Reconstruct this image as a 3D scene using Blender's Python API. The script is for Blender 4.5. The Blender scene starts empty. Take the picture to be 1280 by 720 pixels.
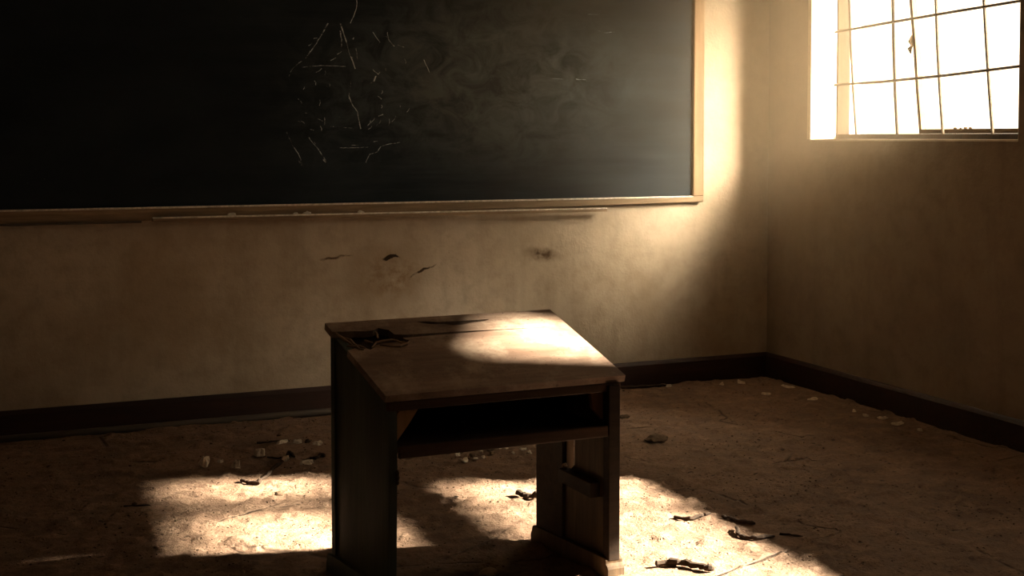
import bpy, bmesh, math, random
from mathutils import Vector, noise
from mathutils.geometry import tessellate_polygon
random.seed(7)
S = bpy.context.scene
COL = S.collection
V = Vector

# ------------------------------------------------------------------ camera
F_PX, PITCH = 1600.0, math.radians(2.5)
PY = 172 + F_PX * math.tan(PITCH)
YAW = math.atan2(680 * math.cos(PITCH), F_PX)
CAM = V((-4.480, -6.561, 1.45))
FWD = V((math.sin(YAW) * math.cos(PITCH), math.cos(YAW) * math.cos(PITCH), -math.sin(PITCH)))
RIGHT = V((math.cos(YAW), -math.sin(YAW), 0))
UP = RIGHT.cross(FWD)

def ray(x, y):
    return RIGHT * ((x - 640) / F_PX) + UP * ((PY - y) / F_PX) + FWD

def on_plane(x, y, p, n):            # where the sight line through a pixel meets a real surface
    d = ray(x, y)
    return CAM + d * ((p - CAM).dot(n) / d.dot(n))

def on_axis(x, y, ax, v):
    d = ray(x, y)
    return CAM + d * ((v - CAM[ax]) / d[ax])

cd = bpy.data.cameras.new('camera')
cd.sensor_width = 36
cd.lens = 36 * F_PX / 1280
cd.shift_y = -(360 - PY) / 1280
cam = bpy.data.objects.new('camera', cd)
COL.objects.link(cam)
cam.location = CAM
cam.rotation_euler = (math.pi / 2 - PITCH, 0, -YAW)
cd.clip_start = 0.05
S.camera = cam

# ------------------------------------------------------------------ helpers
def tag(o, label=None, cat=None, group=None, kind=None):
    if label: o['label'] = label
    if cat: o['category'] = cat
    if group: o['group'] = group
    if kind: o['kind'] = kind
    return o

def link(name, bm, mat, parent=None, smooth=False, bevel=0.0, loc=None):
    me = bpy.data.meshes.new(name)
    bmesh.ops.recalc_face_normals(bm, faces=bm.faces[:])
    bm.to_mesh(me)
    bm.free()
    if smooth:
        for p in me.polygons:
            p.use_smooth = True
    me.materials.append(mat)
    o = bpy.data.objects.new(name, me)
    COL.objects.link(o)
    if loc is not None:
        o.location = loc
    if parent is not None:
        o.parent = parent
    if bevel:
        m = o.modifiers.new('bevel', 'BEVEL')
        m.width = bevel
        m.segments = 2
        m.limit_method = 'ANGLE'
    return o

def empty(name, loc):
    o = bpy.data.objects.new(name, None)
    COL.objects.link(o)
    o.location = loc
    o.empty_display_size = .1
    return o

def add_hex(bm, pts):                # 8 points: bottom ring then top ring
    v = [bm.verts.new(p) for p in pts]
    for f in ((0, 1, 2, 3), (4, 5, 6, 7), (0, 1, 5, 4), (1, 2, 6, 5), (2, 3, 7, 6), (3, 0, 4, 7)):
        bm.faces.new([v[i] for i in f])

def add_box(bm, a, b):
    x0, y0, z0 = a
    x1, y1, z1 = b
    add_hex(bm, [(x0, y0, z0), (x1, y0, z0), (x1, y1, z0), (x0, y1, z0),
                 (x0, y0, z1), (x1, y0, z1), (x1, y1, z1), (x0, y1, z1)])

def add_prism(bm, loops, n, t):
    """loops: outer outline and holes as 3-D points on one plane; thickness t along n."""
    tris = tessellate_polygon(loops)
    flat = [p for l in loops for p in l]
    top = [bm.verts.new(p) for p in flat]
    bot = [bm.verts.new(p - n * t) for p in flat]
    for a, b, c in tris:
        try:
            bm.faces.new((top[a], top[b], top[c]))
            bm.faces.new((bot[c], bot[b], bot[a]))
        except ValueError:
            pass
    k = 0
    for l in loops:
        m = len(l)
        for i in range(m):
            a, b = k + i, k + (i + 1) % m
            bm.faces.new((top[a], top[b], bot[b], bot[a]))
        k += m

def add_tube(bm, pts, r, seg=8, radii=None):
    pts = [V(p) for p in pts]
    rings = []
    for i, p in enumerate(pts):
        d = (pts[min(i + 1, len(pts) - 1)] - pts[max(i - 1, 0)]).normalized()
        u = d.cross(V((0, 0, 1)) if abs(d.z) < .9 else V((1, 0, 0))).normalized()
        w = d.cross(u)
        rr = radii[i] if radii else r
        rings.append([bm.verts.new(p + u * (rr * math.cos(2 * math.pi * k / seg)) + w * (rr * math.sin(2 * math.pi * k / seg))) for k in range(seg)])
    for a, b in zip(rings, rings[1:]):
        for k in range(seg):
            bm.faces.new((a[k], a[(k + 1) % seg], b[(k + 1) % seg], b[k]))
    bm.faces.new(rings[0])
    bm.faces.new(rings[-1][::-1])

def rough_edge(pts, step=.012, amp=.002):
    """a straight outline made slightly ragged"""
    out = []
    m = len(pts)
    for i in range(m):
        a, b = pts[i], pts[(i + 1) % m]
        k = max(1, int((b - a).length / step))
        for j in range(k):
            p = a.lerp(b, j / k)
            if j:
                p = p + V((random.uniform(-amp, amp), random.uniform(-amp, amp), 0))
            out.append(p)
    return out

# ------------------------------------------------------------------ materials
class NT:
    wobble = .05
    def __init__(s, name):
        s.m = bpy.data.materials.new(name)
        s.m.use_nodes = True
        s.t = s.m.node_tree
        s.t.nodes.clear()
        s.out = s.n('ShaderNodeOutputMaterial')
        s.b = s.n('ShaderNodeBsdfPrincipled')
        s.l(s.b.outputs[0], s.out.inputs[0])
        s.tc = s.n('ShaderNodeNewGeometry').outputs['Position']
    def n(s, k, **kw):
        x = s.t.nodes.new(k)
        for a, v in kw.items():
            setattr(x, a, v)
        return x
    def l(s, a, b):
        s.t.links.new(a, b)
    def val(s, sock, v):
        if hasattr(v, 'links') or isinstance(v, bpy.types.NodeSocket):
            s.l(v, sock)
        else:
            sock.default_value = v
    def mapping(s, scale=(1, 1, 1), loc=(0, 0, 0), rot=(0, 0, 0)):
        m = s.n('ShaderNodeMapping')
        m.inputs['Scale'].default_value = scale
        m.inputs['Location'].default_value = loc
        m.inputs['Rotation'].default_value = rot
        s.l(s.tc, m.inputs[0])
        return m.outputs[0]
    def noise(s, sc, detail=4, rough=.55, vec=None, dist=0):
        x = s.n('ShaderNodeTexNoise')
        x.inputs['Scale'].default_value = sc
        x.inputs['Detail'].default_value = detail
        x.inputs['Roughness'].default_value = rough
        x.inputs['Distortion'].default_value = dist
        s.l(vec if vec is not None else s.tc, x.inputs['Vector'])
        return x.outputs[0]
    def vor(s, sc, vec=None, feature='F1', rnd=1):
        x = s.n('ShaderNodeTexVoronoi', feature=feature)
        x.inputs['Scale'].default_value = sc
        x.inputs['Randomness'].default_value = rnd
        s.l(vec if vec is not None else s.tc, x.inputs['Vector'])
        return x.outputs['Distance']
    def ramp(s, f, stops):
        x = s.n('ShaderNodeValToRGB')
        e = x.color_ramp.elements
        while len(e) < len(stops):
            e.new(.5)
        for el, (p, c) in zip(e, stops):
            el.position = p
            el.color = (c, c, c, 1) if isinstance(c, (int, float)) else (*c, 1)
        s.l(f, x.inputs[0])
        return x.outputs[0]
    def mix(s, f, a, b, mode='MIX'):
        x = s.n('ShaderNodeMix', data_type='RGBA', blend_type=mode)
        s.val(x.inputs[0], f)
        for sk, v in ((x.inputs[6], a), (x.inputs[7], b)):
            if isinstance(v, tuple):
                v = (*v, 1)
            s.val(sk, v)
        return x.outputs[2]
    def math(s, op, a, b=0.0, c=None, clamp=False):
        x = s.n('ShaderNodeMath', operation=op, use_clamp=clamp)
        s.val(x.inputs[0], a)
        s.val(x.inputs[1], b)
        if c is not None:
            s.val(x.inputs[2], c)
        return x.outputs[0]
    def blob(s, c, r, rot=0):
        """soft mask 1 at point c, 0 beyond radii r (world space: a stain at a fixed place)"""
        if not hasattr(s, 'wob'):
            nz = s.n('ShaderNodeTexNoise')
            nz.inputs['Scale'].default_value = 14
            nz.inputs['Detail'].default_value = 5
            s.l(s.tc, nz.inputs['Vector'])
            sc = s.n('ShaderNodeVectorMath', operation='SCALE')
            s.l(nz.outputs['Color'], sc.inputs[0])
            sc.inputs['Scale'].default_value = s.wobble
            ad = s.n('ShaderNodeVectorMath', operation='ADD')
            s.l(s.tc, ad.inputs[0])
            s.l(sc.outputs[0], ad.inputs[1])
            sb = s.n('ShaderNodeVectorMath', operation='SUBTRACT')
            s.l(ad.outputs[0], sb.inputs[0])
            sb.inputs[1].default_value = (s.wobble / 2,) * 3
            s.wob = sb.outputs[0]
        m = s.n('ShaderNodeVectorMath', operation='SUBTRACT')
        s.l(s.wob, m.inputs[0])
        m.inputs[1].default_value = c
        k = s.n('ShaderNodeVectorRotate', rotation_type='Y_AXIS')
        s.l(m.outputs[0], k.inputs['Vector'])
        k.inputs['Angle'].default_value = rot
        d = s.n('ShaderNodeVectorMath', operation='DIVIDE')
        s.l(k.outputs[0], d.inputs[0])
        d.inputs[1].default_value = r
        q = s.n('ShaderNodeVectorMath', operation='LENGTH')
        s.l(d.outputs[0], q.inputs[0])
        return s.math('SUBTRACT', 1.0, q.outputs['Value'], clamp=True)
    def bump(s, h, st, dist, prev=None):
        x = s.n('ShaderNodeBump')
        x.inputs['Strength'].default_value = st
        x.inputs['Distance'].default_value = dist
        s.l(h, x.inputs['Height'])
        if prev is not None:
            s.l(prev, x.inputs['Normal'])
        return x.outputs[0]
    def fin(s, col, rough=.8, nrm=None, spec=.3):
        s.val(s.b.inputs['Base Color'], (*col, 1) if isinstance(col, tuple) else col)
        s.val(s.b.inputs['Roughness'], rough)
        s.b.inputs['Specular IOR Level'].default_value = spec
        if nrm is not None:
            s.l(nrm, s.b.inputs['Normal'])
        return s.m

def mat_plaster(name, base, dark, stains=()):
    t = NT(name)
    n1 = t.noise(1.3, 5, .6)
    n2 = t.noise(9, 6, .65)
    n3 = t.noise(60, 4, .6)
    c = t.mix(t.ramp(n1, [(.35, 0), (.7, 1)]), dark, base)
    c = t.mix(t.ramp(n2, [(.3, .55), (.55, 0)]), c, tuple(v * .78 for v in dark))
    # vertical streaks of grime
    st = t.noise(7, 4, .6, vec=t.mapping((1, 1, .12)))
    c = t.mix(t.ramp(st, [(.52, 0), (.75, .35)]), c, tuple(v * .7 for v in dark))
    sp = t.ramp(t.vor(22, t.mapping((1, 1, 1.2))), [(.05, 1), (.085, 0)])
    spm = t.math('MULTIPLY', sp, t.ramp(t.noise(4.2, 3), [(.55, 0), (.62, .6)]))
    c = t.mix(spm, c, (.10, .06, .035))
    for (ctr, r, rot, colr, k) in stains:
        b = t.math('MULTIPLY', t.blob(ctr, r, rot), k)
        b = t.math('MULTIPLY', b, t.ramp(t.noise(18, 5, .65), [(.35, .15), (.6, 1)]), clamp=True)
        c = t.mix(b, c, colr)
    nb = t.bump(n2, .35, .02)
    nb = t.bump(n3, .4, .004, nb)
    return t.fin(c, .9, nb, .15)

def mat_floor():
    t = NT('dusty broken floor')
    n1 = t.noise(1.6, 6, .6)
    n2 = t.noise(11, 6, .7, dist=.4)
    n3 = t.noise(55, 5, .7)
    c = t.mix(t.ramp(n1, [(.35, 0), (.65, 1)]), (.15, .092, .062), (.25, .158, .108))
    c = t.mix(t.ramp(n2, [(.45, 0), (.68, .7)]), c, (.38, .262, .18))
    c = t.mix(t.ramp(n3, [(.32, .8), (.47, 0)]), c, (.10, .062, .038))
    wv = t.vor(34, t.mapping((1, 1, 1), rot=(0, 0, .4)))
    pit = t.math('MULTIPLY', t.ramp(wv, [(.10, 1), (.22, 0)]), t.ramp(t.noise(6, 4), [(.45, 0), (.6, 1)]))
    c = t.mix(t.math('MULTIPLY', pit, .8), c, (.055, .035, .02))
    # long streaks left by sweeping and water
    sk = t.noise(5, 5, .65, vec=t.mapping((.5, 2.6, 1), rot=(0, 0, .12)))
    c = t.mix(t.ramp(sk, [(.5, 0), (.72, .55)]), c, (.15, .095, .06))
    cr = t.ramp(t.vor(.9, t.mapping((1, 1.5, 1), loc=(.3, .1, 0), rot=(0, 0, .3)), 'DISTANCE_TO_EDGE'), [(.0, 1), (.012, 0)])
    cr2 = t.math('MULTIPLY', cr, t.ramp(t.noise(3, 4), [(.52, 0), (.6, .8)]))
    c = t.mix(cr2, c, (.045, .028, .018))
    pv2 = t.vor(15, t.mapping((1, 1.3, 1), rot=(0, 0, .9)))
    pit2 = t.math('MULTIPLY', t.ramp(pv2, [(.10, 1), (.20, 0)]), t.ramp(t.noise(3.5, 5, .7), [(.44, 0), (.56, 1)]))
    c = t.mix(t.math('MULTIPLY', pit2, .85), c, (.05, .03, .018))
    h = t.math('MULTIPLY_ADD', n2, .8, t.math('MULTIPLY', n3, .45))
    h = t.math('SUBTRACT', h, t.math('MULTIPLY', pit, .5))
    h = t.math('SUBTRACT', h, t.math('MULTIPLY', cr2, .8))
    nb = t.bump(h, .9, .02)
    nb = t.bump(t.noise(190, 3, .7), .5, .003, nb)
    return t.fin(c, t.ramp(n2, [(.3, .55), (.6, .85)]), nb, .25)

def mat_wood(name, a, b, axis='x', worn=None, rough=.6, scale=1.0, spec=.35):
    t = NT(name)
    sc = {'x': (.10, 1, 1), 'y': (1, .10, 1), 'z': (1, 1, .08)}[axis]
    sc = tuple(v * scale for v in sc)
    g = t.noise(38, 6, .65, vec=t.mapping(sc), dist=.6)
    g2 = t.noise(9, 4, .6, vec=t.mapping(sc))
    c = t.mix(t.ramp(g, [(.32, 0), (.68, 1)]), a, b)
    c = t.mix(t.ramp(g2, [(.4, .5), (.6, 0)]), c, tuple(v * .5 for v in a))
    if worn:
        w = t.noise(5.5, 6, .7)
        c = t.mix(t.ramp(w, [(.48, 0), (.66, .8)]), c, worn)
        sp = t.ramp(t.noise(70, 4, .7), [(.30, .8), (.40, 0)])
        c = t.mix(sp, c, tuple(v * .35 for v in a))
    nb = t.bump(g, .35, .004)
    nb = t.bump(t.noise(28, 5, .7), .3, .004, nb)
    return t.fin(c, t.ramp(g2, [(.3, rough), (.7, min(1, rough + .2))]), nb, spec)

def mat_simple(name, col, rough=.8, dark=.5, sc=30, bump=.4, spec=.3, metal=0):
    t = NT(name)
    n = t.noise(sc, 5, .65)
    c = t.mix(t.ramp(n, [(.35, 0), (.65, 1)]), tuple(v * dark for v in col), col)
    t.b.inputs['Metallic'].default_value = metal
    return t.fin(c, rough, t.bump(n, bump, .004), spec)

def mat_board():
    t = NT('old slate blackboard')
    n1 = t.noise(2.2, 5, .6, vec=t.mapping((.7, 1, 1.6)))
    n2 = t.noise(7, 7, .7, vec=t.mapping((.8, 1, 1.1), rot=(0, .5, 0)), dist=.8)
    n3 = t.noise(5, 6, .65, vec=t.mapping((.25, 1, 3)))
    c = t.mix(t.ramp(n1, [(.35, 0), (.65, 1)]), (.013, .019, .025), (.022, .031, .040))
    sm = t.math('MULTIPLY', t.blob((-1.75, 0, 1.80), (1.05, 1, .6)), 1.2, clamp=True)
    sm = t.math('MULTIPLY', sm, t.ramp(n2, [(.36, .1), (.62, 1)]))
    c = t.mix(sm, c, (.17, .20, .205))
    sm2 = t.math('MULTIPLY', t.blob((-2.62, 0, 1.66), (.55, 1, .5)), t.ramp(n2, [(.4, 0), (.75, .9)]))
    c = t.mix(sm2, c, (.085, .11, .125))
    c = t.mix(t.math('MULTIPLY', t.ramp(n3, [(.45, 0), (.7, .45)]), t.blob((-1.6, 0, 1.7), (1.9, 1, 1.2))), c, (.10, .125, .135))
    fl = t.ramp(t.vor(30, t.mapping((.8, 1, 1))), [(.03, 1), (.06, 0)])
    c = t.mix(t.math('MULTIPLY', fl, t.ramp(t.noise(3, 3), [(.56, 0), (.62, .5)])), c, (.25, .25, .23))
    return t.fin(c, t.ramp(n2, [(.3, .65), (.7, .9)]), t.bump(n2, .15, .003), .10)

def mat_chalk():
    t = NT('worn chalk line')
    n = t.math('MULTIPLY_ADD', t.noise(22, 3, .6), .6, t.math('MULTIPLY', t.noise(170, 4, .75), .5))
    tr = t.n('ShaderNodeBsdfTransparent')
    mx = t.n('ShaderNodeMixShader')
    t.l(t.ramp(n, [(.49, 0), (.63, 1)]), mx.inputs[0])
    t.l(tr.outputs[0], mx.inputs[1])
    t.l(t.b.outputs[0], mx.inputs[2])
    t.l(mx.outputs[0], t.out.inputs[0])
    return t.fin((.70, .78, .82), .95, None, .1)

def mat_glass():
    t = NT('dirty window glass')
    tr = t.n('ShaderNodeBsdfTransparent')
    mx = t.n('ShaderNodeMixShader')
    n = t.noise(9, 5, .7)
    t.l(t.ramp(n, [(.5, .0), (.8, .12)]), mx.inputs[0])
    t.l(tr.outputs[0], mx.inputs[1])
    t.l(t.b.outputs[0], mx.inputs[2])
    t.l(mx.outputs[0], t.out.inputs[0])
    return t.fin((.55, .5, .42), .35, None, .5)

TAN = (.50, .38, .25)
M = {}
p_st = on_axis(487, 345, 1, 0)
p_m1 = on_axis(489, 322, 1, 0)
p_m2 = on_axis(529, 338, 1, 0)
p_m3 = on_axis(678, 318, 1, 0)
p_m4 = on_axis(420, 322, 1, 0)
M['wall_back'] = mat_plaster('stained plaster back', (.56, .48, .38), (.38, .30, .215), stains=[
    (tuple(p_st), (.30, 1, .20), .0, (.27, .19, .12), 1.3),
    (tuple(p_m1), (.055, 1, .012), .2, (.03, .018, .01), 4),
    (tuple(p_m2), (.085, 1, .008), .35, (.05, .03, .018), 4),
    (tuple(p_m3), (.14, 1, .045), -.15, (.09, .055, .03), 1.5),
    (tuple(p_m4), (.10, 1, .01), .1, (.09, .055, .03), 2),
])
M['wall_right'] = mat_plaster('stained plaster right', (.35, .285, .215), (.26, .205, .15))  # darker than the other plaster: the wall's fade into shade is in its colour
M['wall_far'] = mat_plaster('stained plaster room', (.56, .48, .38), (.46, .39, .30))
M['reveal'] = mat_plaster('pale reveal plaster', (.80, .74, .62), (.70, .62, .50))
M['floor'] = mat_floor()
M['base'] = mat_wood('dark red baseboard paint', (.020, .008, .005), (.045, .016, .010), 'x', rough=.45)
M['shoe'] = mat_wood('dark shoe moulding', (.07, .055, .042), (.12, .095, .075), 'x', rough=.4)
M['frame'] = mat_wood('dusty board frame wood', (.20, .135, .08), (.36, .26, .16), 'x', rough=.6)
M['frame_v'] = mat_wood('dusty board frame upright', (.26, .165, .09), (.42, .28, .16), 'z', rough=.6)
M['board'] = mat_board()
M['chalk_line'] = mat_chalk()
M['dusty'] = mat_simple('chalk dusted wood', (.88, .82, .72), .9, .55, 45)
M['chalk'] = mat_simple('chalk stub', (.78, .74, .66), .95, .7)
M['win'] = mat_wood('weathered window wood', (.30, .20, .12), (.46, .33, .21), 'z', rough=.7)
M['windark'] = mat_wood('dark old window frame wood', (.04, .025, .014), (.075, .05, .03), 'z', rough=.7)
M['winh'] = mat_wood('weathered window rail wood', (.22, .15, .09), (.36, .26, .16), 'y', rough=.7)
M['bar'] = mat_simple('rusty window bar', (.15, .115, .085), .6, .5, 60, metal=.3)
M['glass'] = mat_glass()
M['top'] = mat_wood('worn desk top', (.24, .15, .105), (.38, .26, .19), 'x', worn=(.52, .40, .30), rough=.42, spec=.45)
M['rear'] = mat_wood('worn rear desk strip', (.23, .15, .105), (.37, .26, .19), 'x', worn=(.50, .39, .30), rough=.5)
M['edge'] = mat_wood('dark desk edge', (.07, .035, .02), (.15, .08, .045), 'x', rough=.45)
M['side'] = mat_wood('grey green painted desk side', (.095, .122, .100), (.150, .170, .140), 'z', rough=.55)
M['sidebrown'] = mat_wood('brown desk side panel', (.10, .062, .035), (.21, .135, .075), 'z', rough=.55)
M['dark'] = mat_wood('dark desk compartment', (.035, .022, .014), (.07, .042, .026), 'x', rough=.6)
M['brace'] = mat_wood('raw orange brace wood', (.66, .36, .15), (.85, .52, .26), 'z', rough=.6)
M['splinter'] = mat_wood('pale splintered wood', (.30, .19, .12), (.45, .31, .2), 'x', rough=.8)
M['iron'] = mat_simple('dull iron', (.25, .23, .2), .5, .4, 80, metal=.6)
M['flake'] = mat_simple('pale plaster flake', (.84, .74, .60), .9, .6, 60)
M['flake_dark'] = mat_simple('half dark plaster', (.70, .60, .48), .9, .05, 28)
M['stone'] = mat_simple('brown rubble', (.13, .085, .05), .9, .5, 50)
M['twig'] = mat_simple('dark twig bark', (.045, .026, .015), .9, .5, 90)
M['leaf'] = mat_simple('dry brown leaf', (.20, .13, .07), .8, .5, 60)

# ------------------------------------------------------------------ room shell
XL, YF, ZC = -7.2, -8.6, 3.3          # left wall, front wall, ceiling
TH = .35

def shell(name, boxes, mat, bevel=0):
    bm = bmesh.new()
    for a, b in boxes:
        add_box(bm, a, b)
    return tag(link(name, bm, mat, bevel=bevel), kind='structure')

shell('wall_back', [((XL - .2, 0, -.2), (TH, .25, ZC + .2))], M['wall_back'])
shell('wall_left', [((XL - .2, YF, -.2), (XL, 0, ZC + .2))], M['wall_far'])
shell('wall_front', [((XL - .2, YF - .2, -.2), (TH, YF, ZC + .2))], M['wall_far'])
shell('ceiling', [((XL - .2, YF - .2, ZC), (TH, .25, ZC + .2))], M['wall_far'])
# right wall with two window openings
W1 = (-2.013, -.422, 1.44, 2.80)      # y0, y1, z0, z1
W2 = (-3.95, -2.20, 1.13, 2.80)
ys = [YF, W2[0], W2[1], W1[0], W1[1], 0]
bx = [((0, YF, -.2), (TH, W2[0], ZC)), ((0, W2[1], -.2), (TH, W1[0], ZC)), ((0, W1[1], -.2), (TH, 0, ZC))]
for w in (W1, W2):
    bx.append(((0, w[0], -.2), (TH, w[1], w[2])))
    bx.append(((0, w[0], w[3]), (TH, w[1], ZC)))
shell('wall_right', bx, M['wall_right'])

# floor: one sheet of broken, dust covered screed with real relief
def floor_h(x, y):
    p = V((x, y, 0))
    h = noise.fractal(p * 2.1, .9, 2.1, 5) * .006
    r = noise.fractal(p * 9 + V((5, 2, 0)), .8, 2.2, 4)
    h += max(0, r - .05) * .026
    h += noise.noise(p * 38) * .0012
    c = noise.noise(V((x * 1.3 + 4, y * 3.2, 2)))        # lifted crust edges
    h += .004 if c > .16 else 0
    return min(h, .014)
def axis_points(a, b, fine0, fine1, fine, coarse):
    out, v = [], a
    while v < b - 1e-6:
        out.append(v)
        v += fine if fine0 <= v < fine1 else coarse
    out.append(b)
    return out
gx = axis_points(XL - .1, 0.05, -4.6, 0, .017, .12)
gy = axis_points(YF - .1, 0.1, -3.4, 0, .015, .12)
bm = bmesh.new()
grid = [[bm.verts.new((x, y, floor_h(x, y) - .006)) for y in gy] for x in gx]
for i in range(len(gx) - 1):
    for j in range(len(gy) - 1):
        bm.faces.new((grid[i][j], grid[i + 1][j], grid[i + 1][j + 1], grid[i][j + 1]))
tag(link('floor', bm, M['floor'], smooth=True), kind='structure')

def baseboard(name, a, b, inward, mat, h=.14, t=.022):
    a, b, n = V(a), V(b), V(inward)
    prof = [(0, -.02), (t, -.02), (t, h - .02), (t * .6, h - .006), (t * .35, h), (0, h)]
    bm = bmesh.new()
    r0 = [bm.verts.new(a + n * u + V((0, 0, z))) for u, z in prof]
    r1 = [bm.verts.new(b + n * u + V((0, 0, z))) for u, z in prof]
    k = len(prof)
    for i in range(k):
        bm.faces.new((r0[i], r0[(i + 1) % k], r1[(i + 1) % k], r1[i]))
    bm.faces.new(r0)
    bm.faces.new(r1)
    tag(link(name, bm, mat), kind='structure')
baseboard('baseboard_back', (XL, 0, 0), (0, 0, 0), (0, -1, 0), M['base'])
baseboard('baseboard_right', (0, YF, 0), (0, 0, 0), (-1, 0, 0), M['base'])
baseboard('baseboard_left', (XL, YF, 0), (XL, 0, 0), (1, 0, 0), M['base'])
# shoe moulding in front of the back baseboard, broken off before the corner
bm = bmesh.new()
add_tube(bm, [(XL + .02 + i * (.0), -.040, .012) for i in range(1)] + [(-3.6, -.041, .012), (-2.2, -.040, .013), (-1.05, -.046, .012)], .017, 10)
tag(link('trim_1', bm, M['shoe'], smooth=True), kind='structure')

# ------------------------------------------------------------------ visible window
def win_frame(name, w, x0, x1, wid, mat, matb):
    root = empty(name, (0, (w[0] + w[1]) / 2, w[2]))
    root['kind'] = 'structure'
    off = V((0, 0, 0)) - root.location
    bm = bmesh.new()
    add_box(bm, (x0, w[1] - wid, w[2]), (x1, w[1], w[3]))
    add_box(bm, (x0, w[0], w[2]), (x1, w[0] + wid, w[3]))
    add_box(bm, (x0, w[0] + wid, w[3] - wid), (x1, w[1] - wid, w[3]))
    link('window_frame', bm, mat, root, bevel=.003, loc=off)
    bm = bmesh.new()
    add_box(bm, (x0 - .005, w[0] + wid, w[2]), (x1, w[1] - wid, w[2] + .03))
    link('bottom_rail', bm, matb, root, bevel=.003, loc=off)
    return root, off
w1, off1 = win_frame('window_1', W1, .178, .266, .012, M['windark'], M['windark'])
# plastered reveal: far jamb, sill and head as thin pale skins
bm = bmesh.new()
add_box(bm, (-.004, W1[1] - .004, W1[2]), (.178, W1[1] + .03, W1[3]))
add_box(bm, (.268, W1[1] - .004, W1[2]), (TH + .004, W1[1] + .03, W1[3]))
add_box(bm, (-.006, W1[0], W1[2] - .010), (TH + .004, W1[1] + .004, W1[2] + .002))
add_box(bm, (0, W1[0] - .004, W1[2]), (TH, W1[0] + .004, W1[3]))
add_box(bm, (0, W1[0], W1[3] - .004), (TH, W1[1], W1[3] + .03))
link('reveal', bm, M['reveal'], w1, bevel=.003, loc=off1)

def bar_pts(pxs, X):
    return [on_axis(x, y, 0, X) for x, y in pxs]
def extend(p, q, ax, v):
    d = q - p
    return p + d * ((v - p[ax]) / d[ax])
hb = [[(1045, 40), (1110, 28.5), (1190, 15), (1273, 1.5)], [(1045, 106), (1100, 102.5), (1180, 94.5), (1273, 83)], None]
for k, pl in enumerate(hb):
    bm = bmesh.new()
    if pl:
        P = bar_pts(pl, .166)
        P = [P[0] + V((0, .04, 0))] + P + [extend(P[-2], P[-1], 1, W1[0] - .01)]
    else:
        P = [V((.166, W1[1] + .02, 2.37)), V((.166, -1.2, 2.40)), V((.166, W1[0] - .02, 2.42))]
    add_tube(bm, P, .0072, 8)
    link('cross_bar', bm, M['bar'], w1, smooth=True, loc=off1)
vb = [[(1062, 0), (1064, 60), (1067, 120), (1070.5, 169)], [(1116, 0), (1117, 60), (1119, 120), (1121.5, 168)],
      [(1170, 0), (1172, 60), (1175, 115), (1178.5, 165)], [(1230, 0), (1233, 55), (1236.5, 110), (1240.5, 164)]]
for pl in vb:
    P = bar_pts(pl, .182)
    P = [extend(P[1], P[0], 2, W1[3] + .01)] + P + [extend(P[-2], P[-1], 2, W1[2] - .01)]
    bm = bmesh.new()
    add_tube(bm, P, .0078, 8)
    link('upright_bar', bm, M['bar'], w1, smooth=True, loc=off1)
# casement leaf hanging slightly askew behind the bars
cs = bmesh.new()
pA = bar_pts([(1141, 0), (1146, 60), (1149, 110), (1153, 162)], .235)
top = extend(pA[1], pA[0], 2, W1[3] - .02)
for a, b in zip([top] + pA, pA):
    hw = .0105
    add_hex(cs, [a + V((-.015, -hw, 0)), a + V((.015, -hw, 0)), a + V((.015, hw, 0)), a + V((-.015, hw, 0)),
                 b + V((-.015, -hw, 0)), b + V((.015, -hw, 0)), b + V((.015, hw, 0)), b + V((-.015, hw, 0))])
q = pA[-1]
add_hex(cs, [(.22, W1[0] + .012, q.z - .022), (.25, W1[0] + .012, q.z - .022), (.25, q.y + .01, q.z - .022), (.22, q.y + .01, q.z - .022),
             (.22, W1[0] + .012, q.z + .002), (.25, W1[0] + .012, q.z + .002), (.25, q.y + .01, q.z + .002), (.22, q.y + .01, q.z + .002)])
sash = link('casement', cs, M['winh'], w1, loc=off1)
bm = bmesh.new()
add_hex(bm, [(.233, W1[0] + .014, q.z), (.236, W1[0] + .014, q.z), (.236, q.y - .008, q.z), (.233, q.y - .008, q.z),
             (.233, W1[0] + .014, W1[3] - .02), (.236, W1[0] + .014, W1[3] - .02), (.236, top.y - .008, W1[3] - .02), (.233, top.y - .008, W1[3] - .02)])
link('pane', bm, M['glass'], sash)

# scrap caught on the casement and dirt on the rail
bm = bmesh.new()
pts = [(1140, 44), (1138, 52), (1140, 57), (1137, 61), (1138.5, 67)]
add_tube(bm, [on_axis(x, y, 0, .214) for x, y in pts], .006, 6, radii=[.003, .012, .006, .012, .003])
tag(link('dried_leaf', bm, M['leaf']), 'shrivelled brown leaf caught on the leaning casement edge of the window', 'leaf')
for k, (x, y, r) in enumerate([(1194, 160, .009), (1201, 159.6, .007), (1207, 159.2, .010), (1213, 159, .009)]):
    bm = bmesh.new()
    bmesh.ops.create_icosphere(bm, subdivisions=2, radius=r)
    for v in bm.verts:
        v.co *= 1 + .35 * noise.noise(v.co * 160 + V((k, 0, 0)))
    P = on_axis(x, y, 0, .235)
    P.z = q.z + .002 + r * .45
    for v in bm.verts:
        v.co.z *= .6
    tag(link('dirt_clod', bm, M['stone'], loc=P), 'tiny dark clod of dirt lying on the lower window rail', 'dirt clod', 'dirt clods on the window rail')

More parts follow.
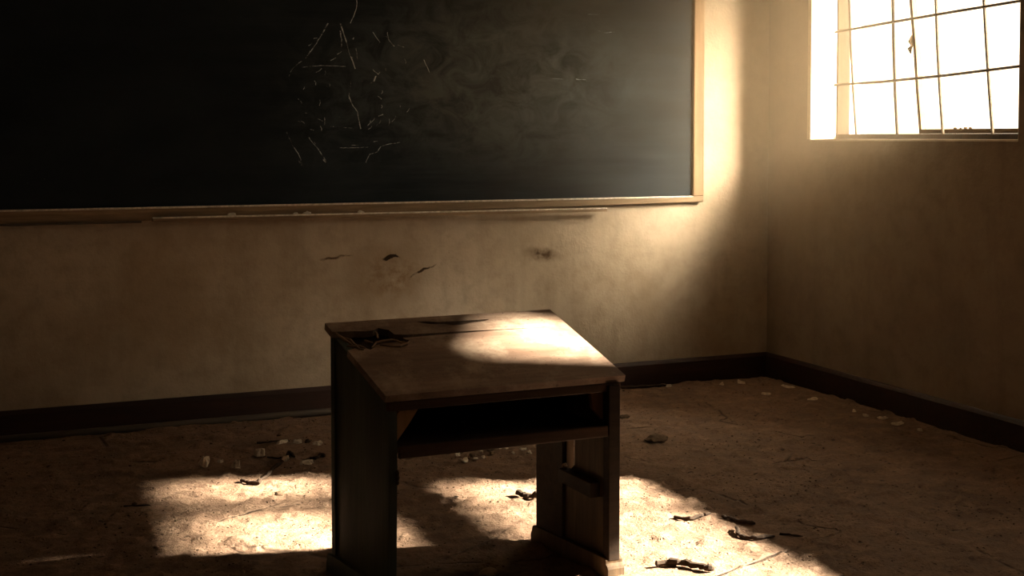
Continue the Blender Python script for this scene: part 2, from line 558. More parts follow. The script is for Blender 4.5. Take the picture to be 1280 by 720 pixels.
# ------------------------------------------------------------------ second window, nearer the camera along the same wall (out of view, boards added to shape the sun patches)
w2, off2 = win_frame('window_2', W2, .12, .20, .01, M['win'], M['winh'])
def plank(pts, t=.02, x=.16):  # unseen boards, cut and placed to mask the sun
    # (y, z) where the sun passing the plank's edge crosses the inner wall face
    bm = bmesh.new()
    add_prism(bm, [[V((x, y - .3 * x, z + x / 1.7)) for y, z in pts]], V((1, 0, 0)), t)
    link('plank', bm, M['win'], w2, loc=off2)
plank([(-3.90, 1.535), (-2.15, 1.53), (-2.15, 1.82), (-3.90, 1.83)])
plank([(-3.27, 2.16), (-2.15, 2.13), (-2.15, 2.70), (-3.27, 2.70)], x=.182)
plank([(-3.90, 2.44), (-3.14, 2.44), (-3.14, 2.70), (-3.90, 2.70)], x=.160)
plank([(-3.92, 1.72), (-3.28, 1.72), (-3.28, 2.06), (-3.46, 2.12), (-3.54, 2.70), (-3.92, 2.70)], x=.14)
plank([(-2.39, 1.06), (-2.13, 1.06), (-2.13, 1.60), (-2.34, 1.60)], x=.205)
for k in range(3):
    plank([(-2.515 - k * .11, 1.70), (-2.435 - k * .11, 1.70), (-2.50 - k * .10, 2.40), (-2.57 - k * .10, 2.40)], x=.205)
bm = bmesh.new()
add_tube(bm, [(.10, -2.68, 1.67), (.10, -2.90, 1.14)], .017, 8)
link('upright_bar', bm, M['bar'], w2, loc=off2)
# unseen block added outside to keep bright sky out of the second window
shell('sky_blocker', [((TH, -4.75, -1), (1.5, -4.45, 6.5))], M['wall_far'])

# unseen block added outside to keep the low sun off the first window
SUN = V((-1, .30, -1 / 1.7)).normalized()
X0 = 4.0
yo = lambda y: y - .30 * X0
zo = lambda z: z + X0 / 1.7
shell('sun_blocker', [((X0, yo(W1[0]) - .13, -1), (X0 + 1.2, yo(W1[1]) + .25, zo(W1[3]) + .25))], M['wall_far'])

# ------------------------------------------------------------------ blackboard
bb = empty('blackboard', (-2.4, -.0, 1.05))
tag(bb, 'large black slate board in a dusty wooden frame on the plaster wall', 'blackboard')
ob = V((0, 0, 0)) - bb.location
XR_out, XR_in, XLb = -.479, -.551, -5.0
def zb(x): return 1.031 + (x + 4.346) / 3.867 * .039     # lower edge sags to the left
ZT = 2.55
bm = bmesh.new()
add_box(bm, (XLb + .05, -.022, 1.08), (XR_in + .02, -.002, ZT))
link('writing_surface', bm, M['board'], bb, loc=ob)
bm = bmesh.new()
zi = 1.104
ring = [(XLb, zb(XLb)), (XR_out, zb(XR_out)), (XR_out, zi + .001), (XLb, zi)]
P = []
for y in (-.002, -.042):
    P.append([V((x, y, z)) for x, z in ring])
add_hex(bm, P[0] + P[1])
link('bottom_rail', bm, M['frame'], bb, bevel=.004, loc=ob)
bm = bmesh.new()
add_box(bm, (XR_in, -.044, zi + .001), (XR_out, -.002, ZT))
link('side_rail', bm, M['frame_v'], bb, bevel=.006, loc=ob)
bm = bmesh.new()
add_box(bm, (XLb - .02, -.044, zi + .001), (XLb + .05, -.002, ZT))
link('side_rail', bm, M['frame_v'], bb, bevel=.006, loc=ob)
bm = bmesh.new()
add_box(bm, (XLb, -.044, ZT), (XR_out, -.002, ZT + .07))
link('top_rail', bm, M['frame'], bb, bevel=.006, loc=ob)
# chalk tray
def tray_pt(x, y, z): return V((x, y, z + (-.006) * (x + 3.65) / 2.5))
bm = bmesh.new()
x0, x1 = -3.650, -1.140
for (ya, yb, za, zc) in ((-.075, -.041, 1.038, 1.045), (-.082, -.070, 1.036, 1.053)):
    add_hex(bm, [tray_pt(x0, ya, za), tray_pt(x1, ya, za), tray_pt(x1, yb, za), tray_pt(x0, yb, za),
                 tray_pt(x0, ya, zc), tray_pt(x1, ya, zc), tray_pt(x1, yb, zc), tray_pt(x0, yb, zc)])
link('chalk_tray', bm, M['frame'], bb, bevel=.002, loc=ob)
bm = bmesh.new()
add_hex(bm, [tray_pt(x0, -.0835, 1.050), tray_pt(x1, -.0835, 1.050), tray_pt(x1, -.069, 1.050), tray_pt(x0, -.069, 1.050),
             tray_pt(x0, -.0835, 1.0585), tray_pt(x1, -.0835, 1.0585), tray_pt(x1, -.069, 1.0585), tray_pt(x0, -.069, 1.0585)])
link('tray_lip', bm, M['dusty'], bb, bevel=.002, loc=ob)
bm = bmesh.new()
add_box(bm, (XLb, -.0455, zi - .006), (XR_in - .002, -.023, zi + .003))
link('ledge', bm, M['dusty'], bb, bevel=.002, loc=ob)
# left-over stub of the broken tray further left
bm = bmesh.new()
for (ya, yb, za, zc) in ((-.062, -.041, 1.034, 1.042),):
    add_box(bm, (XLb, ya, za - .004), (-3.70, yb, zc - .002))
link('chalk_tray', bm, M['shoe'], bb, bevel=.002, loc=ob)

# chalk drawing on the slate
strokes = [
    ([(410, 29), (404, 40), (395, 55), (390, 62), (382, 73)], .0045), ([(382, 73), (372, 80), (364, 88), (361, 96)], .003),
    ([(446, 0), (446, 8), (443, 18), (438, 29)], .004),
    ([(425, 28), (428, 37), (433, 52), (437, 68), (441, 77), (444, 86)], .005),
    ([(425, 38), (427, 50), (427, 59)], .006),
    ([(439, 100), (438, 110), (436, 120), (440, 130), (447, 140), (449, 152), (451, 161)], .004),
    ([(466, 40), (471, 48), (475, 53)], .003), ([(484, 40), (486, 50), (493, 58)], .004), ([(497, 56), (505, 59)], .003),
    ([(376, 84), (400, 82), (432, 83)], .002), ([(413, 76), (420, 72)], .003),
    ([(466, 87), (473, 93), (475, 90)], .003), ([(470, 95), (468, 101), (463, 104)], .006),
    ([(530, 75), (534, 84), (537, 91)], .003), ([(406, 147), (406, 156)], .004),
    ([(358, 165), (366, 182), (373, 192), (379, 208)], .0035), ([(373, 200), (379, 208)], .006),
    ([(386, 172), (399, 188), (408, 202)], .003), ([(404, 199), (408, 203)], .006),
    ([(457, 203), (462, 193), (472, 190), (476, 183), (486, 180), (500, 178)], .003),
    ([(412, 158), (440, 160)], .002), ([(424, 185), (460, 184)], .002), ([(472, 120), (477, 124)], .003),
    ([(473, 145), (479, 143)], .004), ([(442, 47), (441, 49)], .005), ([(452, 101), (453, 102)], .005), ([(436, 122), (438, 125)], .006),
    ([(382, 141), (384, 142)], .004), ([(445, 60), (447, 75)], .003),
    ([(747, 38), (756, 41), (768, 40)], .003), ([(720, 99), (733, 100), (733, 103)], .0035), ([(785, 78), (786, 80)], .004),
    ([(690, 98), (705, 99)], .002), ([(735, 18), (750, 18)], .002),
]
for k in range(34):                       # faint broken ticks around the drawing
    a = random.uniform(0, 6.28)
    q = random.uniform(.35, 1)
    cx, cy = 445 + math.cos(a) * 88 * q, 118 + math.sin(a) * 88 * q
    b = a + random.uniform(1.0, 2.2)
    n_ = random.uniform(3, 9)
    strokes.append(([(cx, cy), (cx + math.cos(b) * n_ * .5 + 1, cy + math.sin(b) * n_ * .5), (cx + math.cos(b) * n_, cy + math.sin(b) * n_)], .0022))
drawing = empty('chalk_drawing', (0, 0, 0))
drawing.parent = bb
drawing.location = ob
drawing['label'] = 'thin worn white chalk strokes branching like a twig'
for px, w in strokes:
    bm = bmesh.new()
    pts = [on_axis(x, y, 1, -.0225) for x, y in px]
    fine = []
    for a, b in zip(pts, pts[1:]):
        k = max(2, int((b - a).length / .012))
        fine += [a.lerp(b, i / k) + V((random.uniform(-.0012, .0012), 0, random.uniform(-.0012, .0012))) for i in range(k)]
    fine.append(pts[-1])
    rows = []
    for i, p in enumerate(fine):
        d = (fine[min(i + 1, len(fine) - 1)] - fine[max(i - 1, 0)]).normalized()
        nrm = V((-d.z, 0, d.x))
        hw = w * .62 * random.uniform(.5, 1.1)
        rows.append((bm.verts.new(p + nrm * hw), bm.verts.new(p - nrm * hw), bm.verts.new(p - nrm * hw - V((0, .0006, 0))), bm.verts.new(p + nrm * hw - V((0, .0006, 0)))))
    for a, b in zip(rows, rows[1:]):
        for i in range(4):
            bm.faces.new((a[i], a[(i + 1) % 4], b[(i + 1) % 4], b[i]))
    bm.faces.new(rows[0])
    bm.faces.new(rows[-1][::-1])
    link('chalk_stroke', bm, M['chalk_line'], drawing)


def lump(name, P, size, mat, label, cat, group=None, seed=0, flat=.6, sub=2, rz=0, rough=.45, sink=.2):
    """irregular fragment resting on the surface at P"""
    bm = bmesh.new()
    bmesh.ops.create_icosphere(bm, subdivisions=sub, radius=1)
    for v in bm.verts:
        d = v.co.copy()
        k = 1 + rough * noise.noise(d * 1.4 + V((seed * 3.1, seed, 0))) + rough * .5 * noise.noise(d * 3.5 + V((seed, 0, seed * 2.3)))
        v.co = V((d.x * k * size[0], d.y * k * size[1], max(d.z * k, -.6) * size[2]))
    o = link(name, bm, mat, loc=P + V((0, 0, size[2] * (.6 - sink))))
    o.rotation_euler = (0, 0, rz)
    tag(o, label, cat, group)
    return o

tray_items = [((284, 297), 'broad broken lump of white chalk at the left end of the tray', .026, .010),
              ((366, 374), 'small chalk crumb left of the chalk pair in the tray middle', .014, .007),
              ((377, 390), 'larger chalk lump with a dark underside in the tray middle', .020, .011),
              ((446, 456), 'pointed chalk crumb on the tray below the chalk drawing', .018, .008)]
for k, ((xa, xb), lab, sx, sz) in enumerate(tray_items):
    P = on_axis((xa + xb) / 2, 268, 1, -.066)
    P.z = 1.045 + (-.006) * (P.x + 3.65) / 2.5 + .003
    lump('chalk_stub', P, (sx, .009, sz + .005), M['chalk'], lab, 'chalk', 'chalk remains on the tray', seed=k, sink=.0)
# chalk crumbs on the right half of the tray
bm = bmesh.new()
for k in range(150):
    x = random.uniform(-2.75, -1.25) if k > 40 else random.uniform(-3.6, -2.7)
    r = random.uniform(.0015, .0042)
    c = tray_pt(x, random.uniform(-.079, -.046), 1.0455 + r * .5)
    if c.y < -.07: c.z = tray_pt(x, 0, 1.0535).z
    bmesh.ops.create_icosphere(bm, subdivisions=1, radius=r, matrix=__import__('mathutils').Matrix.Translation(c))
tag(link('chalk_dust', bm, M['chalk']), 'loose chalk grit scattered along the blackboard tray', 'chalk dust', kind='stuff')

# ------------------------------------------------------------------ the desk
O = V((-3.324, -2.856, 0))
EX = V((.832, .016, 0)).normalized()
EY = V((-.072, .442, 0)).normalized()      # the old frame is racked a few degrees
EZ = V((0, 0, 1))
WD, DP = .832, .448
Z0, ZR = .665, .833
desk = empty('school_desk', O + EX * WD / 2 + EY * DP / 2)
tag(desk, 'old wooden school desk with a slanted broken top in the middle of the room', 'desk')
od = -desk.location
def D(a, b, z): return O + EX * a + EY * b + EZ * z
def dbox(bm, a, b):
    (a0, b0, z0), (a1, b1, z1) = a, b
    add_hex(bm, [D(a0, b0, z0), D(a1, b0, z0), D(a1, b1, z0), D(a0, b1, z0),
                 D(a0, b0, z1), D(a1, b0, z1), D(a1, b1, z1), D(a0, b1, z1)])
def part(name, bm, mat, bevel=.003, parent=None, smooth=False):
    return link(name, bm, mat, parent or desk, bevel=bevel, loc=od if parent is None else None, smooth=smooth)
SL = (ZR - Z0) / DP
def ztop(b): return Z0 + SL * b
pF = D(0, 0, Z0)
NT_ = (D(WD, 0, Z0) - pF).cross(D(0, DP, ZR) - pF).normalized()
def T(x, y): return on_plane(x, y, pF, NT_)
FL, FR, RR, RL = D(0, 0, Z0), D(WD, 0, Z0), D(WD, DP, ZR), D(0, DP, ZR)
TT = .024
# crack polyline (front side of the break), left to right
hole_front = [T(*p) for p in [(436.5, 437.5), (444, 435), (449, 437.5), (456, 435), (463, 437), (470, 434.5), (476, 435.5), (489, 434.5), (498, 434.6), (506, 434.5), (511, 430), (513, 425), (507, 424.5), (504, 422.3), (530, 420), (560, 417.6), (590, 415.2), (614, 413.4)]]
hole_rear = [T(*p) for p in [(614, 412.4), (585, 413.6), (550, 415.8), (530, 417), (510, 418.4), (493, 418), (486, 412.4), (480, 411.5), (473, 409.8), (466.5, 413), (455, 414.2), (443, 414), (430, 414.6), (417.5, 414.6)]]
cEnd_f, cEnd_r = hole_front[-1], hole_rear[0]
# the crack continues hair-thin to the right edge
dirx = (FR - FL).normalized()
def to_right(p):
    # point on the right edge line reached going along the width from p
    e = (RR - FR)
    m = (p - FR)
    t_ = m.dot(EY) / e.dot(EY) if abs(e.dot(EY)) > 1e-6 else 0
    b = (p - O)
    # solve b coordinate by plan skew axes
    det = EX.x * EY.y - EX.y * EY.x
    bb_ = (EX.x * b.y - EX.y * b.x) / det
    return D(WD, bb_, ztop(bb_))
rE = to_right(cEnd_f)
off_ = (RR - FR).normalized() * .00005
main = [FL, FR, rE - off_] + hole_front[::-1]
def on_left(p):
    b = p - O
    det = EX.x * EY.y - EX.y * EY.x
    bb_ = (EX.x * b.y - EX.y * b.x) / det
    return D(0, bb_, ztop(bb_))
main.append(on_left(hole_front[0]))
bm = bmesh.new()
add_prism(bm, [main], NT_, TT)
part('desk_top', bm, M['top'], 0)
gouge = [T(*p) for p in [(521, 402.4), (533, 401.8), (548, 402.4), (575, 401.0), (612, 398.8), (606, 401.2), (590, 403.0), (578, 405.6), (566, 406.6), (556, 405.0), (540, 405.2), (530, 404)]]
rear = [rE + off_, RR, RL, on_left(hole_rear[-1])] + hole_rear[::-1]
bm = bmesh.new()
add_prism(bm, [rear, gouge], NT_, TT)
o = part('rear_strip', bm, M['rear'], 0)
o['label'] = 'split rear plank of the top with a dark gouge'
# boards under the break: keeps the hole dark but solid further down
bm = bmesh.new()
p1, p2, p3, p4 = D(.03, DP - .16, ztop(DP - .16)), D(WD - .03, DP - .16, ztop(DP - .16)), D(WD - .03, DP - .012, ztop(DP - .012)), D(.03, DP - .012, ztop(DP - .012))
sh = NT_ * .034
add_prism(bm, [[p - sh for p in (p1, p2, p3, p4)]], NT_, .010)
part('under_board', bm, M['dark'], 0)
# torn splinters along the break
spl = [[(420, 415.5), (425, 421), (431, 426), (437, 429), (441, 432)], [(424, 419), (430, 423.5), (438, 425.5), (443, 431), (450, 434)],
       [(433, 432.5), (441, 433.5), (449, 433), (457, 435.5)], [(469, 416), (470.5, 421), (472, 425)],
       [(456, 425.5), (460, 428), (466, 429)], [(465, 434), (470, 428.5), (478, 427), (490, 425.5), (497, 426.5), (502, 429)],
       [(475, 431), (488, 433), (500, 433.5), (509, 430), (512, 426)], [(443, 431), (449, 437), (455, 437.5)]]
for k, s in enumerate(spl):
    bm = bmesh.new()
    n_ = len(s)
    rad = [.0035 * (.35 + math.sin(math.pi * (i + .5) / n_)) for i in range(n_)]
    lift = .012 if k == 3 else .003
    add_tube(bm, [T(x, y) + NT_ * (lift * math.sin(math.pi * (i + .3) / n_) - .001) for i, (x, y) in enumerate(s)], .003, 6, radii=rad)
    part('splinter', bm, M['splinter'], 0, smooth=False)
# lighter torn veneer sheet inside the break
bm = bmesh.new()
add_prism(bm, [[T(*p) - NT_ * .007 for p in [(462, 437), (470, 429), (480, 426.5), (494, 425.5), (501, 424), (514, 424), (514, 436)]]], NT_, .004)
o = part('torn_layer', bm, M['splinter'], 0)
# front apron, trim
bm = bmesh.new()
dbox(bm, (.012, .008, Z0 - .052), (WD - .012, .026, Z0 - .0235))
part('front_apron', bm, M['edge'], .003)
# side panels
def side(a0, a1, outline, name, mat):
    """outline in (b, z)"""
    bm = bmesh.new()
    loop = [D(a0, b, z) for b, z in outline]
    add_prism(bm, [loop], -EX, a1 - a0)
    return part(name, bm, mat, .002)
Zs = lambda b: ztop(b) - TT / .93 - .001
def sbox(bm, a0, a1, b0, b1, z0):
    add_hex(bm, [D(a0, b0, z0), D(a1, b0, z0), D(a1, b1, z0), D(a0, b1, z0),
                 D(a0, b0, Zs(b0)), D(a1, b0, Zs(b0)), D(a1, b1, Zs(b1)), D(a0, b1, Zs(b1))])
LA0, LA1 = .014, .042
lp = side(LA0, LA1, [(.020, .04), (.425, .04), (.422, .30), (.420, Zs(.42)), (.012, Zs(.012)), (.010, .45), (.014, .25)], 'side_panel', M['side'])
lp['label'] = 'grey green painted side panel'
# stile strips on the outer left face
bm = bmesh.new()
sbox(bm, LA0 - .006, LA0, .395, .424, .05)
part('corner_strip', bm, M['side'], .002)
# right panel: rear stile, broad board with a missing slot near the back
RA0, RA1 = WD - .062, WD - .024
NX = EX.cross(EZ).cross(EZ) * -1
NXn = EY.cross(EZ).normalized()
pr = D(RA0, 0, 0)
def RB(x, y):
    P = on_plane(x, y, pr, NXn)
    b = P - O
    det = EX.x * EY.y - EX.y * EY.x
    return ((EX.x * b.y - EX.y * b.x) / det, P.z)
slot = [RB(706, 546), RB(716, 546), RB(716, 581), RB(708.5, 589), RB(708.5, 603), RB(705, 601)]
bm = bmesh.new()
out = [(.014, .05), (.425, .05), (.420, .50), (.420, Zs(.42)), (.010, Zs(.01)), (.008, .45)]
add_prism(bm, [[D(RA0 + .008, b, z) for b, z in out], [D(RA0 + .008, b, z) for b, z in slot]], -EX, RA1 - RA0 - .012)
rp = part('side_panel', bm, M['sidebrown'], 0)
bm = bmesh.new()
b_st = RB(704, 640)[0]
sbox(bm, RA0 - .004, RA1 + .002, b_st, .430, .05)
part('rear_stile', bm, M['dark'], .003)
bm = bmesh.new()
dbox(bm, (RA0 - .002, -.004, .05), (RA1 + .002, .030, Z0 - .03))
part('front_stile', bm, M['dark'], .003)
# sledge feet with a small moulding
def skid(a0, a1, mat):
    bm = bmesh.new()
    prof = [(-.014, 0), (-.014, .030), (-.010, .040), (-.002, .046), (-.002, .058), (.006, .064), (.434, .064), (.442, .058), (.446, .040), (.452, .028), (.452, 0)]
    add_prism(bm, [[D(a0, b, z - .004) for b, z in prof]], -EX, a1 - a0)
    part('foot_rail', bm, mat, .002)
skid(LA0 - .014, LA1 + .012, M['side'])
skid(RA0 - .012, RA1 + .014, M['sidebrown'])
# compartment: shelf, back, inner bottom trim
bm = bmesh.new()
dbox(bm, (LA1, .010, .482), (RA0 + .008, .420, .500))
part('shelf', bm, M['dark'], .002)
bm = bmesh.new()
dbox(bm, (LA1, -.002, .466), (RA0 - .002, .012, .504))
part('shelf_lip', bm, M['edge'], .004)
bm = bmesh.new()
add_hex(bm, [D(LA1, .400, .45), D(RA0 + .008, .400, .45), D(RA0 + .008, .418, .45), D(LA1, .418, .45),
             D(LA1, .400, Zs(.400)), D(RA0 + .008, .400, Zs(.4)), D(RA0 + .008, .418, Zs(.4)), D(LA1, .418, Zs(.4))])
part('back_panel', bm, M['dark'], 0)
# raw wood corner braces
nf = EX.cross(EZ).normalized()
def braces(px, b):
    loop = [on_plane(x, y, D(0, b, 0), nf) for x, y in px]
    bm = bmesh.new()
    add_prism(bm, [loop], -EY if False else nf, .022)
    o = part('corner_brace', bm, M['brace'], .002)
    o['label'] = 'unpainted orange brown wooden brace'
braces([(489.5, 531), (504.7, 504), (528, 503), (511, 531), (490, 561)], .030)
braces([(738, 489), (763, 487), (760, 503), (753, 525), (741, 511)], .045)
# bolt at the front left, hinge lump on the left panel
bm = bmesh.new()
c = on_plane(536, 506, D(0, .02, 0), nf)
add_tube(bm, [c + nf * .004, c - nf * .012], .006, 10)
part('bolt', bm, M['iron'], 0)
bm = bmesh.new()
c = D(LA1 - .004, .004, .41)
add_tube(bm, [c + V((0, 0, z)) for z in (-.024, -.018, -.010, -.002, .006, .014, .022)], .006, 8, radii=[.003, .007, .005, .008, .005, .007, .003])
part('hinge', bm, M['dark'], 0)
# footrest cleat on the inner face of the right side
bm = bmesh.new()
b0, zt0 = RB(708, 584)
b1, zt1 = RB(748, 603)
_, zb0 = RB(708, 601)
_, zb1 = RB(748, 622)
a_in = RA0 - .030
add_hex(bm, [D(a_in, b1, zb1), D(RA0 + .008, b1, zb1), D(RA0 + .008, b0, zb0), D(a_in, b0, zb0),
             D(a_in, b1, zt1), D(RA0 + .008, b1, zt1), D(RA0 + .008, b0, zt0), D(a_in, b0, zt0)])
part('cleat', bm, M['dark'], .003)
# pale lump standing in for the cleat's rear tip lit through the slot
bm = bmesh.new()
c = D(RA0 - .012, b0 - .012, zt0 + .008)
bmesh.ops.create_icosphere(bm, subdivisions=2, radius=.011)
for v in bm.verts:
    v.co = v.co * (1 + .6 * noise.noise(v.co * 120)) + c
part('cleat_lit_tip', bm, M['splinter'], 0)

# ------------------------------------------------------------------ fragments on the floor
def fl(x, y): 
    P = on_axis(x, y, 2, .004)
    P.z = floor_h(P.x, P.y) - .006
    return P
def flake(P, w, d, t, tilt, rz, mat, label, cat, group=None, seed=0, curl=.0):
    """thin ragged plate, curled, resting at P"""
    rnd = random.Random(seed)
    k = 11
    ol = []
    for i in range(k):
        a = 2 * math.pi * i / k
        r = rnd.uniform(.6, 1.15)
        ol.append((math.cos(a) * r * w / 2, math.sin(a) * r * d / 2))
    bm = bmesh.new()
    cz = lambda x, y: curl * (x * x) / (w * w / 4) * w
    tp = []
    for x, y in ol:
        q = rnd.uniform(.45, .95)
        tp.append(bm.verts.new((x * q, y * q, t * rnd.uniform(.45, 1.0) + cz(x, y))))
    bt = [bm.verts.new((x, y, cz(x, y))) for x, y in ol]
    ct, cb = bm.verts.new((rnd.uniform(-.2, .2) * w, rnd.uniform(-.2, .2) * d, t * rnd.uniform(.7, 1.25))), bm.verts.new((0, 0, 0))
    for i in range(k):
        j = (i + 1) % k
        bm.faces.new((ct, tp[i], tp[j]))
        bm.faces.new((cb, bt[j], bt[i]))
        bm.faces.new((tp[i], bt[i], bt[j], tp[j]))
    o = link('plaster_flake', bm, mat, loc=P)
    o.rotation_euler = (tilt, 0, rz)
    low = min((o.rotation_euler.to_matrix() @ v.co).z for v in o.data.vertices)
    o.location.z = P.z - low + .001
    return tag(o, label, cat, group)

lab_l = [
    ((255, 583), .050, .034, .026, .5, .4, 'tilted thick pale plaster chunk, leftmost of the scraps left of the desk'),
    ((275, 576), .026, .018, .008, .2, .2, 'small pale plaster flake just right of the leftmost tilted chunk'),
    ((293, 585), .046, .034, .022, .4, 2.2, 'half dark plaster chunk between the leftmost chunk and the forked twig'),
    ((325, 570), .056, .034, .020, .3, .1, 'rounded pale plaster chunk left of the forked twig'),
    ((355, 577), .044, .026, .016, .9, .9, 'upright pale plaster shard leaning at the top of the forked twig'),
    ((383, 578), .078, .026, .010, .1, .0, 'long pale pinkish plaster flake right of the forked twig'),
    ((352, 555), .055, .03, .008, .15, .3, 'flat pale flake at the left of the rear row near the baseboard'),
    ((371, 553), .055, .03, .010, .15, -.3, 'long flat pale flake in the middle of the rear row near the baseboard'),
    ((397, 554), .050, .03, .010, .2, .1, 'flat pale flake nearest the desk in the rear row near the baseboard'),
]
for k, ((x, y), w, d, t, tl, rz, lab) in enumerate(lab_l):
    flake(fl(x, y), w * 1.2, d * 1.2, t * 1.7, tl, rz, M['flake_dark'] if k == 2 else M['flake'], lab, 'plaster fragment', 'plaster fragments left of the desk', seed=40 + k, curl=.05)
for k, (x, y, w, lab) in enumerate([(385, 551, .036, 'dark rubble lump in the rear row of flakes near the baseboard'),
                                    (348, 617, .034, 'single dark rubble lump at the edge of the left sunlit patch'),
                                    (349, 542, .026, 'small dark lump closest to the baseboard left of the desk'),
                                    (168, 628, .022, 'tiny dark lump at the far left end of the left sunlit patch')]):
    lump('rubble', fl(x, y), (w / 2, w / 2.4, w / 3), M['stone'], lab, 'rubble', seed=k + 11)
def twig(pts, r, lab, mat=None, cat='twig', name='twig'):
    bm = bmesh.new()
    P = []
    for i, (x, y) in enumerate(pts):
        p = fl(x, y)
        p.z += r * .9
        P.append(p)
    fine, rad = [], []
    for a, b in zip(P, P[1:]):
        for j in range(4):
            fine.append(a.lerp(b, j / 4) + V((random.uniform(-1, 1), random.uniform(-1, 1), random.uniform(0, 1))) * r * .5)
            rad.append(r * random.uniform(.7, 1.25))
    fine.append(P[-1])
    rad.append(r * .5)
    add_tube(bm, fine, r, 7, rad)
    tag(link(name, bm, mat or M['twig']), lab, cat)
twig([(303, 601), (312, 603), (323, 604), (332, 595), (344, 585), (355, 576), (362, 567), (368, 574)], .0085, 'thick dark forked twig with a bent end, left of the desk')
twig([(387, 572), (396, 571), (401, 568), (406, 570)], .008, 'short dark twig touching the left side of the desk')
twig([(322, 553), (335, 555), (346, 554), (362, 550)], .005, 'thin dark twig under the rear row of flakes near the baseboard')
twig([(334, 570), (347, 571), (352, 571)], .004, 'very thin twig joining the rounded chunk and the upright shard')
twig([(155, 631), (172, 630), (188, 629)], .003, 'long thin twig along the back of the left sunlit patch')
twig([(646, 616), (653, 619), (662, 622), (678, 621), (696, 620)], .013, 'dark stick in the sunlight beside the right foot of the desk')
twig([(773, 484), (792, 483.5), (812, 483), (834, 482)], .009, 'long dark stick on the floor just right of the desk top by the baseboard')
twig([(903, 645), (915, 648), (926, 652), (944, 655)], .007, 'dark bark strip behind the curled one, right of the sunlit patch')
twig([(921, 660), (922, 666), (930, 671), (945, 672), (968, 669)], .008, 'curled dark bark strip at the right edge of the sunlit patch')
twig([(844, 646), (862, 649), (876, 646), (888, 644)], .007, 'dark crooked twig crossing the right sunlit patch')
twig([(819, 706), (840, 704), (862, 708), (880, 712), (892, 713)], .012, 'thick dark broken bark at the bottom of the right sunlit patch')
twig([(974, 665), (990, 666), (1004, 670)], .004, 'thin dark twig right of the curled bark strip')
# heap of flakes beneath the shelf, seen through the desk
heap = [(611, 563, .06), (622, 561, .05), (600, 566, .04), (590, 569, .045), (580, 577, .05), (572, 569, .035), (585, 573, .03), (594, 574, .035),
        (604, 571, .03), (615, 567, .035), (632, 563, .03), (641, 566, .025), (576, 565, .03)]
for k, (x, y, w) in enumerate(heap):
    flake(fl(x, y), w, w * .7, .009, random.uniform(.1, .6), random.uniform(0, 3), M['flake'] if k % 3 else M['leaf'],
          'small ragged plaster scrap in the heap seen below the desk shelf', 'plaster fragment',
          'plaster scraps in the heap behind the desk', seed=80 + k, curl=.12)
for k, (x, y, w) in enumerate([(654, 563, .04), (662, 567, .035), (570, 624, .022)]):
    flake(fl(x, y), w, w * .6, .008, .3, k * 1.1, M['flake'],
          ['pale scrap right of the heap behind the desk', 'second pale scrap, lower right of the heap behind the desk', 'tiny pale scrap at the left corner of the middle sunlit patch'][k],
          'plaster fragment', seed=120 + k, curl=.1)
lump('rubble', fl(452, 713), (.032, .024, .018), M['flake'], 'pale crumbly rubble lump on the floor between the desk feet, near the left foot', 'rubble', seed=31)
lump('rubble', fl(612, 717), (.034, .022, .014), M['flake'], 'pale rubble lump in the shadow between the desk feet, near the right foot', 'rubble', seed=33)
lump('rubble', fl(822, 552), (.060, .04, .022), M['stone'], 'low mound of brown rubble on the dim floor right of the desk', 'rubble', seed=35)
lump('rubble', fl(780, 520), (.035, .02, .014), M['stone'], 'flat dark rubble lump close to the right edge of the desk', 'rubble', seed=36)
# flakes fallen along the two walls
wallside = [((835, 482), 'squarish pale flake at the end of the long dark stick by the baseboard', .05),
            ((902, 480), 'pale flake by the back baseboard left of the corner', .06), ((926, 479), 'wider pale flake by the back baseboard close to the corner', .09),
            ((986, 485), 'pale flake at the foot of the right wall, next to the corner', .09), ((958, 494), 'thin pale flake in front of the room corner', .07),
            ((1015, 500), 'pale flake right of the room corner, in the dark', .10), ((1068, 515), 'pale flake along the right wall, left of the brighter cluster', .05),
            ((1082, 519), 'small pale flake opening the cluster along the right wall', .05), ((1103, 524), 'middle pale flake of the cluster along the right wall', .06),
            ((1122, 530), 'largest pale flake of the cluster along the right wall', .10), ((1150, 537), 'rightmost pale flake of the cluster along the right wall', .06)]
for k, ((x, y), lab, w) in enumerate(wallside):
    flake(fl(x, y), w, w * .5, .012, .12, k * .7, M['flake'], lab, 'plaster fragment', 'plaster fragments along the walls', seed=150 + k, curl=.08)
# coarse grit over the floor, thicker in the sunlit strip
bm = bmesh.new()
from mathutils import Matrix
for k in range(3600):
    x, y = random.uniform(-4.4, -.4), random.uniform(-3.1, -.06)
    if noise.noise(V((x * 1.7, y * 1.7, 3))) < random.uniform(-.35, .35):
        continue
    r = random.uniform(.0012, .0038) * (1.6 if random.random() < .06 else 1)
    z = floor_h(x, y) - .006 + r * .4
    m = Matrix.Translation((x, y, z)) @ Matrix.Rotation(random.uniform(0, 3), 4, 'Z') @ Matrix.Diagonal((random.uniform(.8, 1.8), 1, .7, 1))
    bmesh.ops.create_icosphere(bm, subdivisions=1, radius=r, matrix=m)
tag(link('grit', bm, M['stone']), 'fine brown grit strewn over the dusty floor', 'grit', kind='stuff')

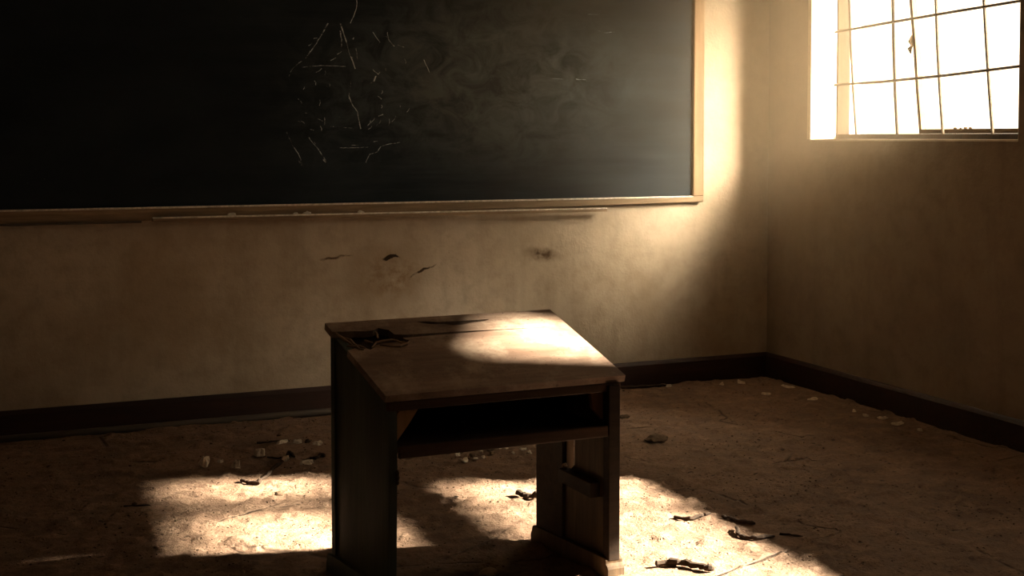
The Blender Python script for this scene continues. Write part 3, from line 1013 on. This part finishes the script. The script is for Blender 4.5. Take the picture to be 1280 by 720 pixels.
# ------------------------------------------------------------------ haze in the air
hz = NT('dusty air')
hz.t.nodes.remove(hz.b)
pv = hz.n('ShaderNodeVolumePrincipled')
pv.inputs['Color'].default_value = (1, .84, .62, 1)
gp = hz.n('ShaderNodeSeparateXYZ')
hz.l(hz.tc, gp.inputs[0])
def ease(sock, a, b):
    x = hz.n('ShaderNodeMapRange', interpolation_type='SMOOTHSTEP')
    hz.l(sock, x.inputs[0])
    x.inputs[1].default_value, x.inputs[2].default_value = a, b
    return x.outputs[0]
dn = hz.math('MULTIPLY', ease(gp.outputs[2], .55, 1.7), hz.math('MULTIPLY', ease(gp.outputs[1], -2.1, -1.2), ease(gp.outputs[0], -2.7, -.3)))
hz.l(hz.math('MULTIPLY', dn, .32), pv.inputs['Density'])
pv.inputs['Anisotropy'].default_value = .35
hz.l(pv.outputs[0], hz.out.inputs['Volume'])
bm = bmesh.new()
add_box(bm, (-2.7, -2.1, .55), (-.002, -.046, ZC - .01))
hb_ = link('dust_haze', bm, hz.m)
tag(hb_, 'thin dusty haze glowing in the air between window and blackboard', 'haze', kind='stuff')
hb_.display_type = 'WIRE'

# ------------------------------------------------------------------ light
sd = bpy.data.lights.new('sun', 'SUN')
sd.energy = 72
sd.angle = math.radians(2.8)
sd.color = (1, .87, .66)
so = bpy.data.objects.new('sun', sd)
COL.objects.link(so)
so.rotation_euler = SUN.to_track_quat('-Z', 'Y').to_euler()
so.location = (6, -4, 6)
for nm, w in (('window_portal', W1), ('window_portal', W2)):
    ld = bpy.data.lights.new(nm, 'AREA')
    ld.shape = 'RECTANGLE'
    ld.size = w[1] - w[0]
    ld.size_y = w[3] - w[2]
    ld.cycles.is_portal = True
    lo = bpy.data.objects.new(nm, ld)
    COL.objects.link(lo)
    lo.location = (TH + .05, (w[0] + w[1]) / 2, (w[2] + w[3]) / 2)
    lo.rotation_euler = (math.pi / 2, 0, math.pi / 2)
w = bpy.data.worlds.new('hazy sky')
S.world = w
w.use_nodes = True
t = w.node_tree
t.nodes.clear()
out = t.nodes.new('ShaderNodeOutputWorld')
bg = t.nodes.new('ShaderNodeBackground')
tc = t.nodes.new('ShaderNodeTexCoord')
def lobe(direction, power, gain):
    d = V(direction).normalized()
    a = t.nodes.new('ShaderNodeVectorMath'); a.operation = 'DOT_PRODUCT'
    t.links.new(tc.outputs['Generated'], a.inputs[0]); a.inputs[1].default_value = d
    b = t.nodes.new('ShaderNodeMath'); b.operation = 'MAXIMUM'
    t.links.new(a.outputs['Value'], b.inputs[0]); b.inputs[1].default_value = 0
    c = t.nodes.new('ShaderNodeMath'); c.operation = 'POWER'
    t.links.new(b.outputs[0], c.inputs[0]); c.inputs[1].default_value = power
    e = t.nodes.new('ShaderNodeMath'); e.operation = 'MULTIPLY'
    t.links.new(c.outputs[0], e.inputs[0]); e.inputs[1].default_value = gain
    return e.outputs[0]
SKY_BASE = 2.7
l1 = lobe((1, -2.0, 1.05), 40, 470)       # bright sky lobe away from the sun, added to light the back wall
ad = t.nodes.new('ShaderNodeMath'); ad.operation = 'ADD'
t.links.new(l1, ad.inputs[0]); ad.inputs[1].default_value = SKY_BASE
t.links.new(ad.outputs[0], bg.inputs['Strength'])
bg.inputs['Color'].default_value = (1, .84, .60, 1)
t.links.new(bg.outputs[0], out.inputs[0])

# ------------------------------------------------------------------ view
S.view_settings.view_transform = 'Standard'
S.view_settings.look = 'None'
S.view_settings.gamma = 1
S.view_settings.exposure = 0
S.view_settings.use_curve_mapping = False
S.cycles.use_denoising = True
S.cycles.max_bounces = 10
S.cycles.diffuse_bounces = 6
S.cycles.volume_bounces = 1
S.cycles.transparent_max_bounces = 12
S.cycles.sample_clamp_indirect = 6
S.cycles.caustics_reflective = False
S.cycles.caustics_refractive = False
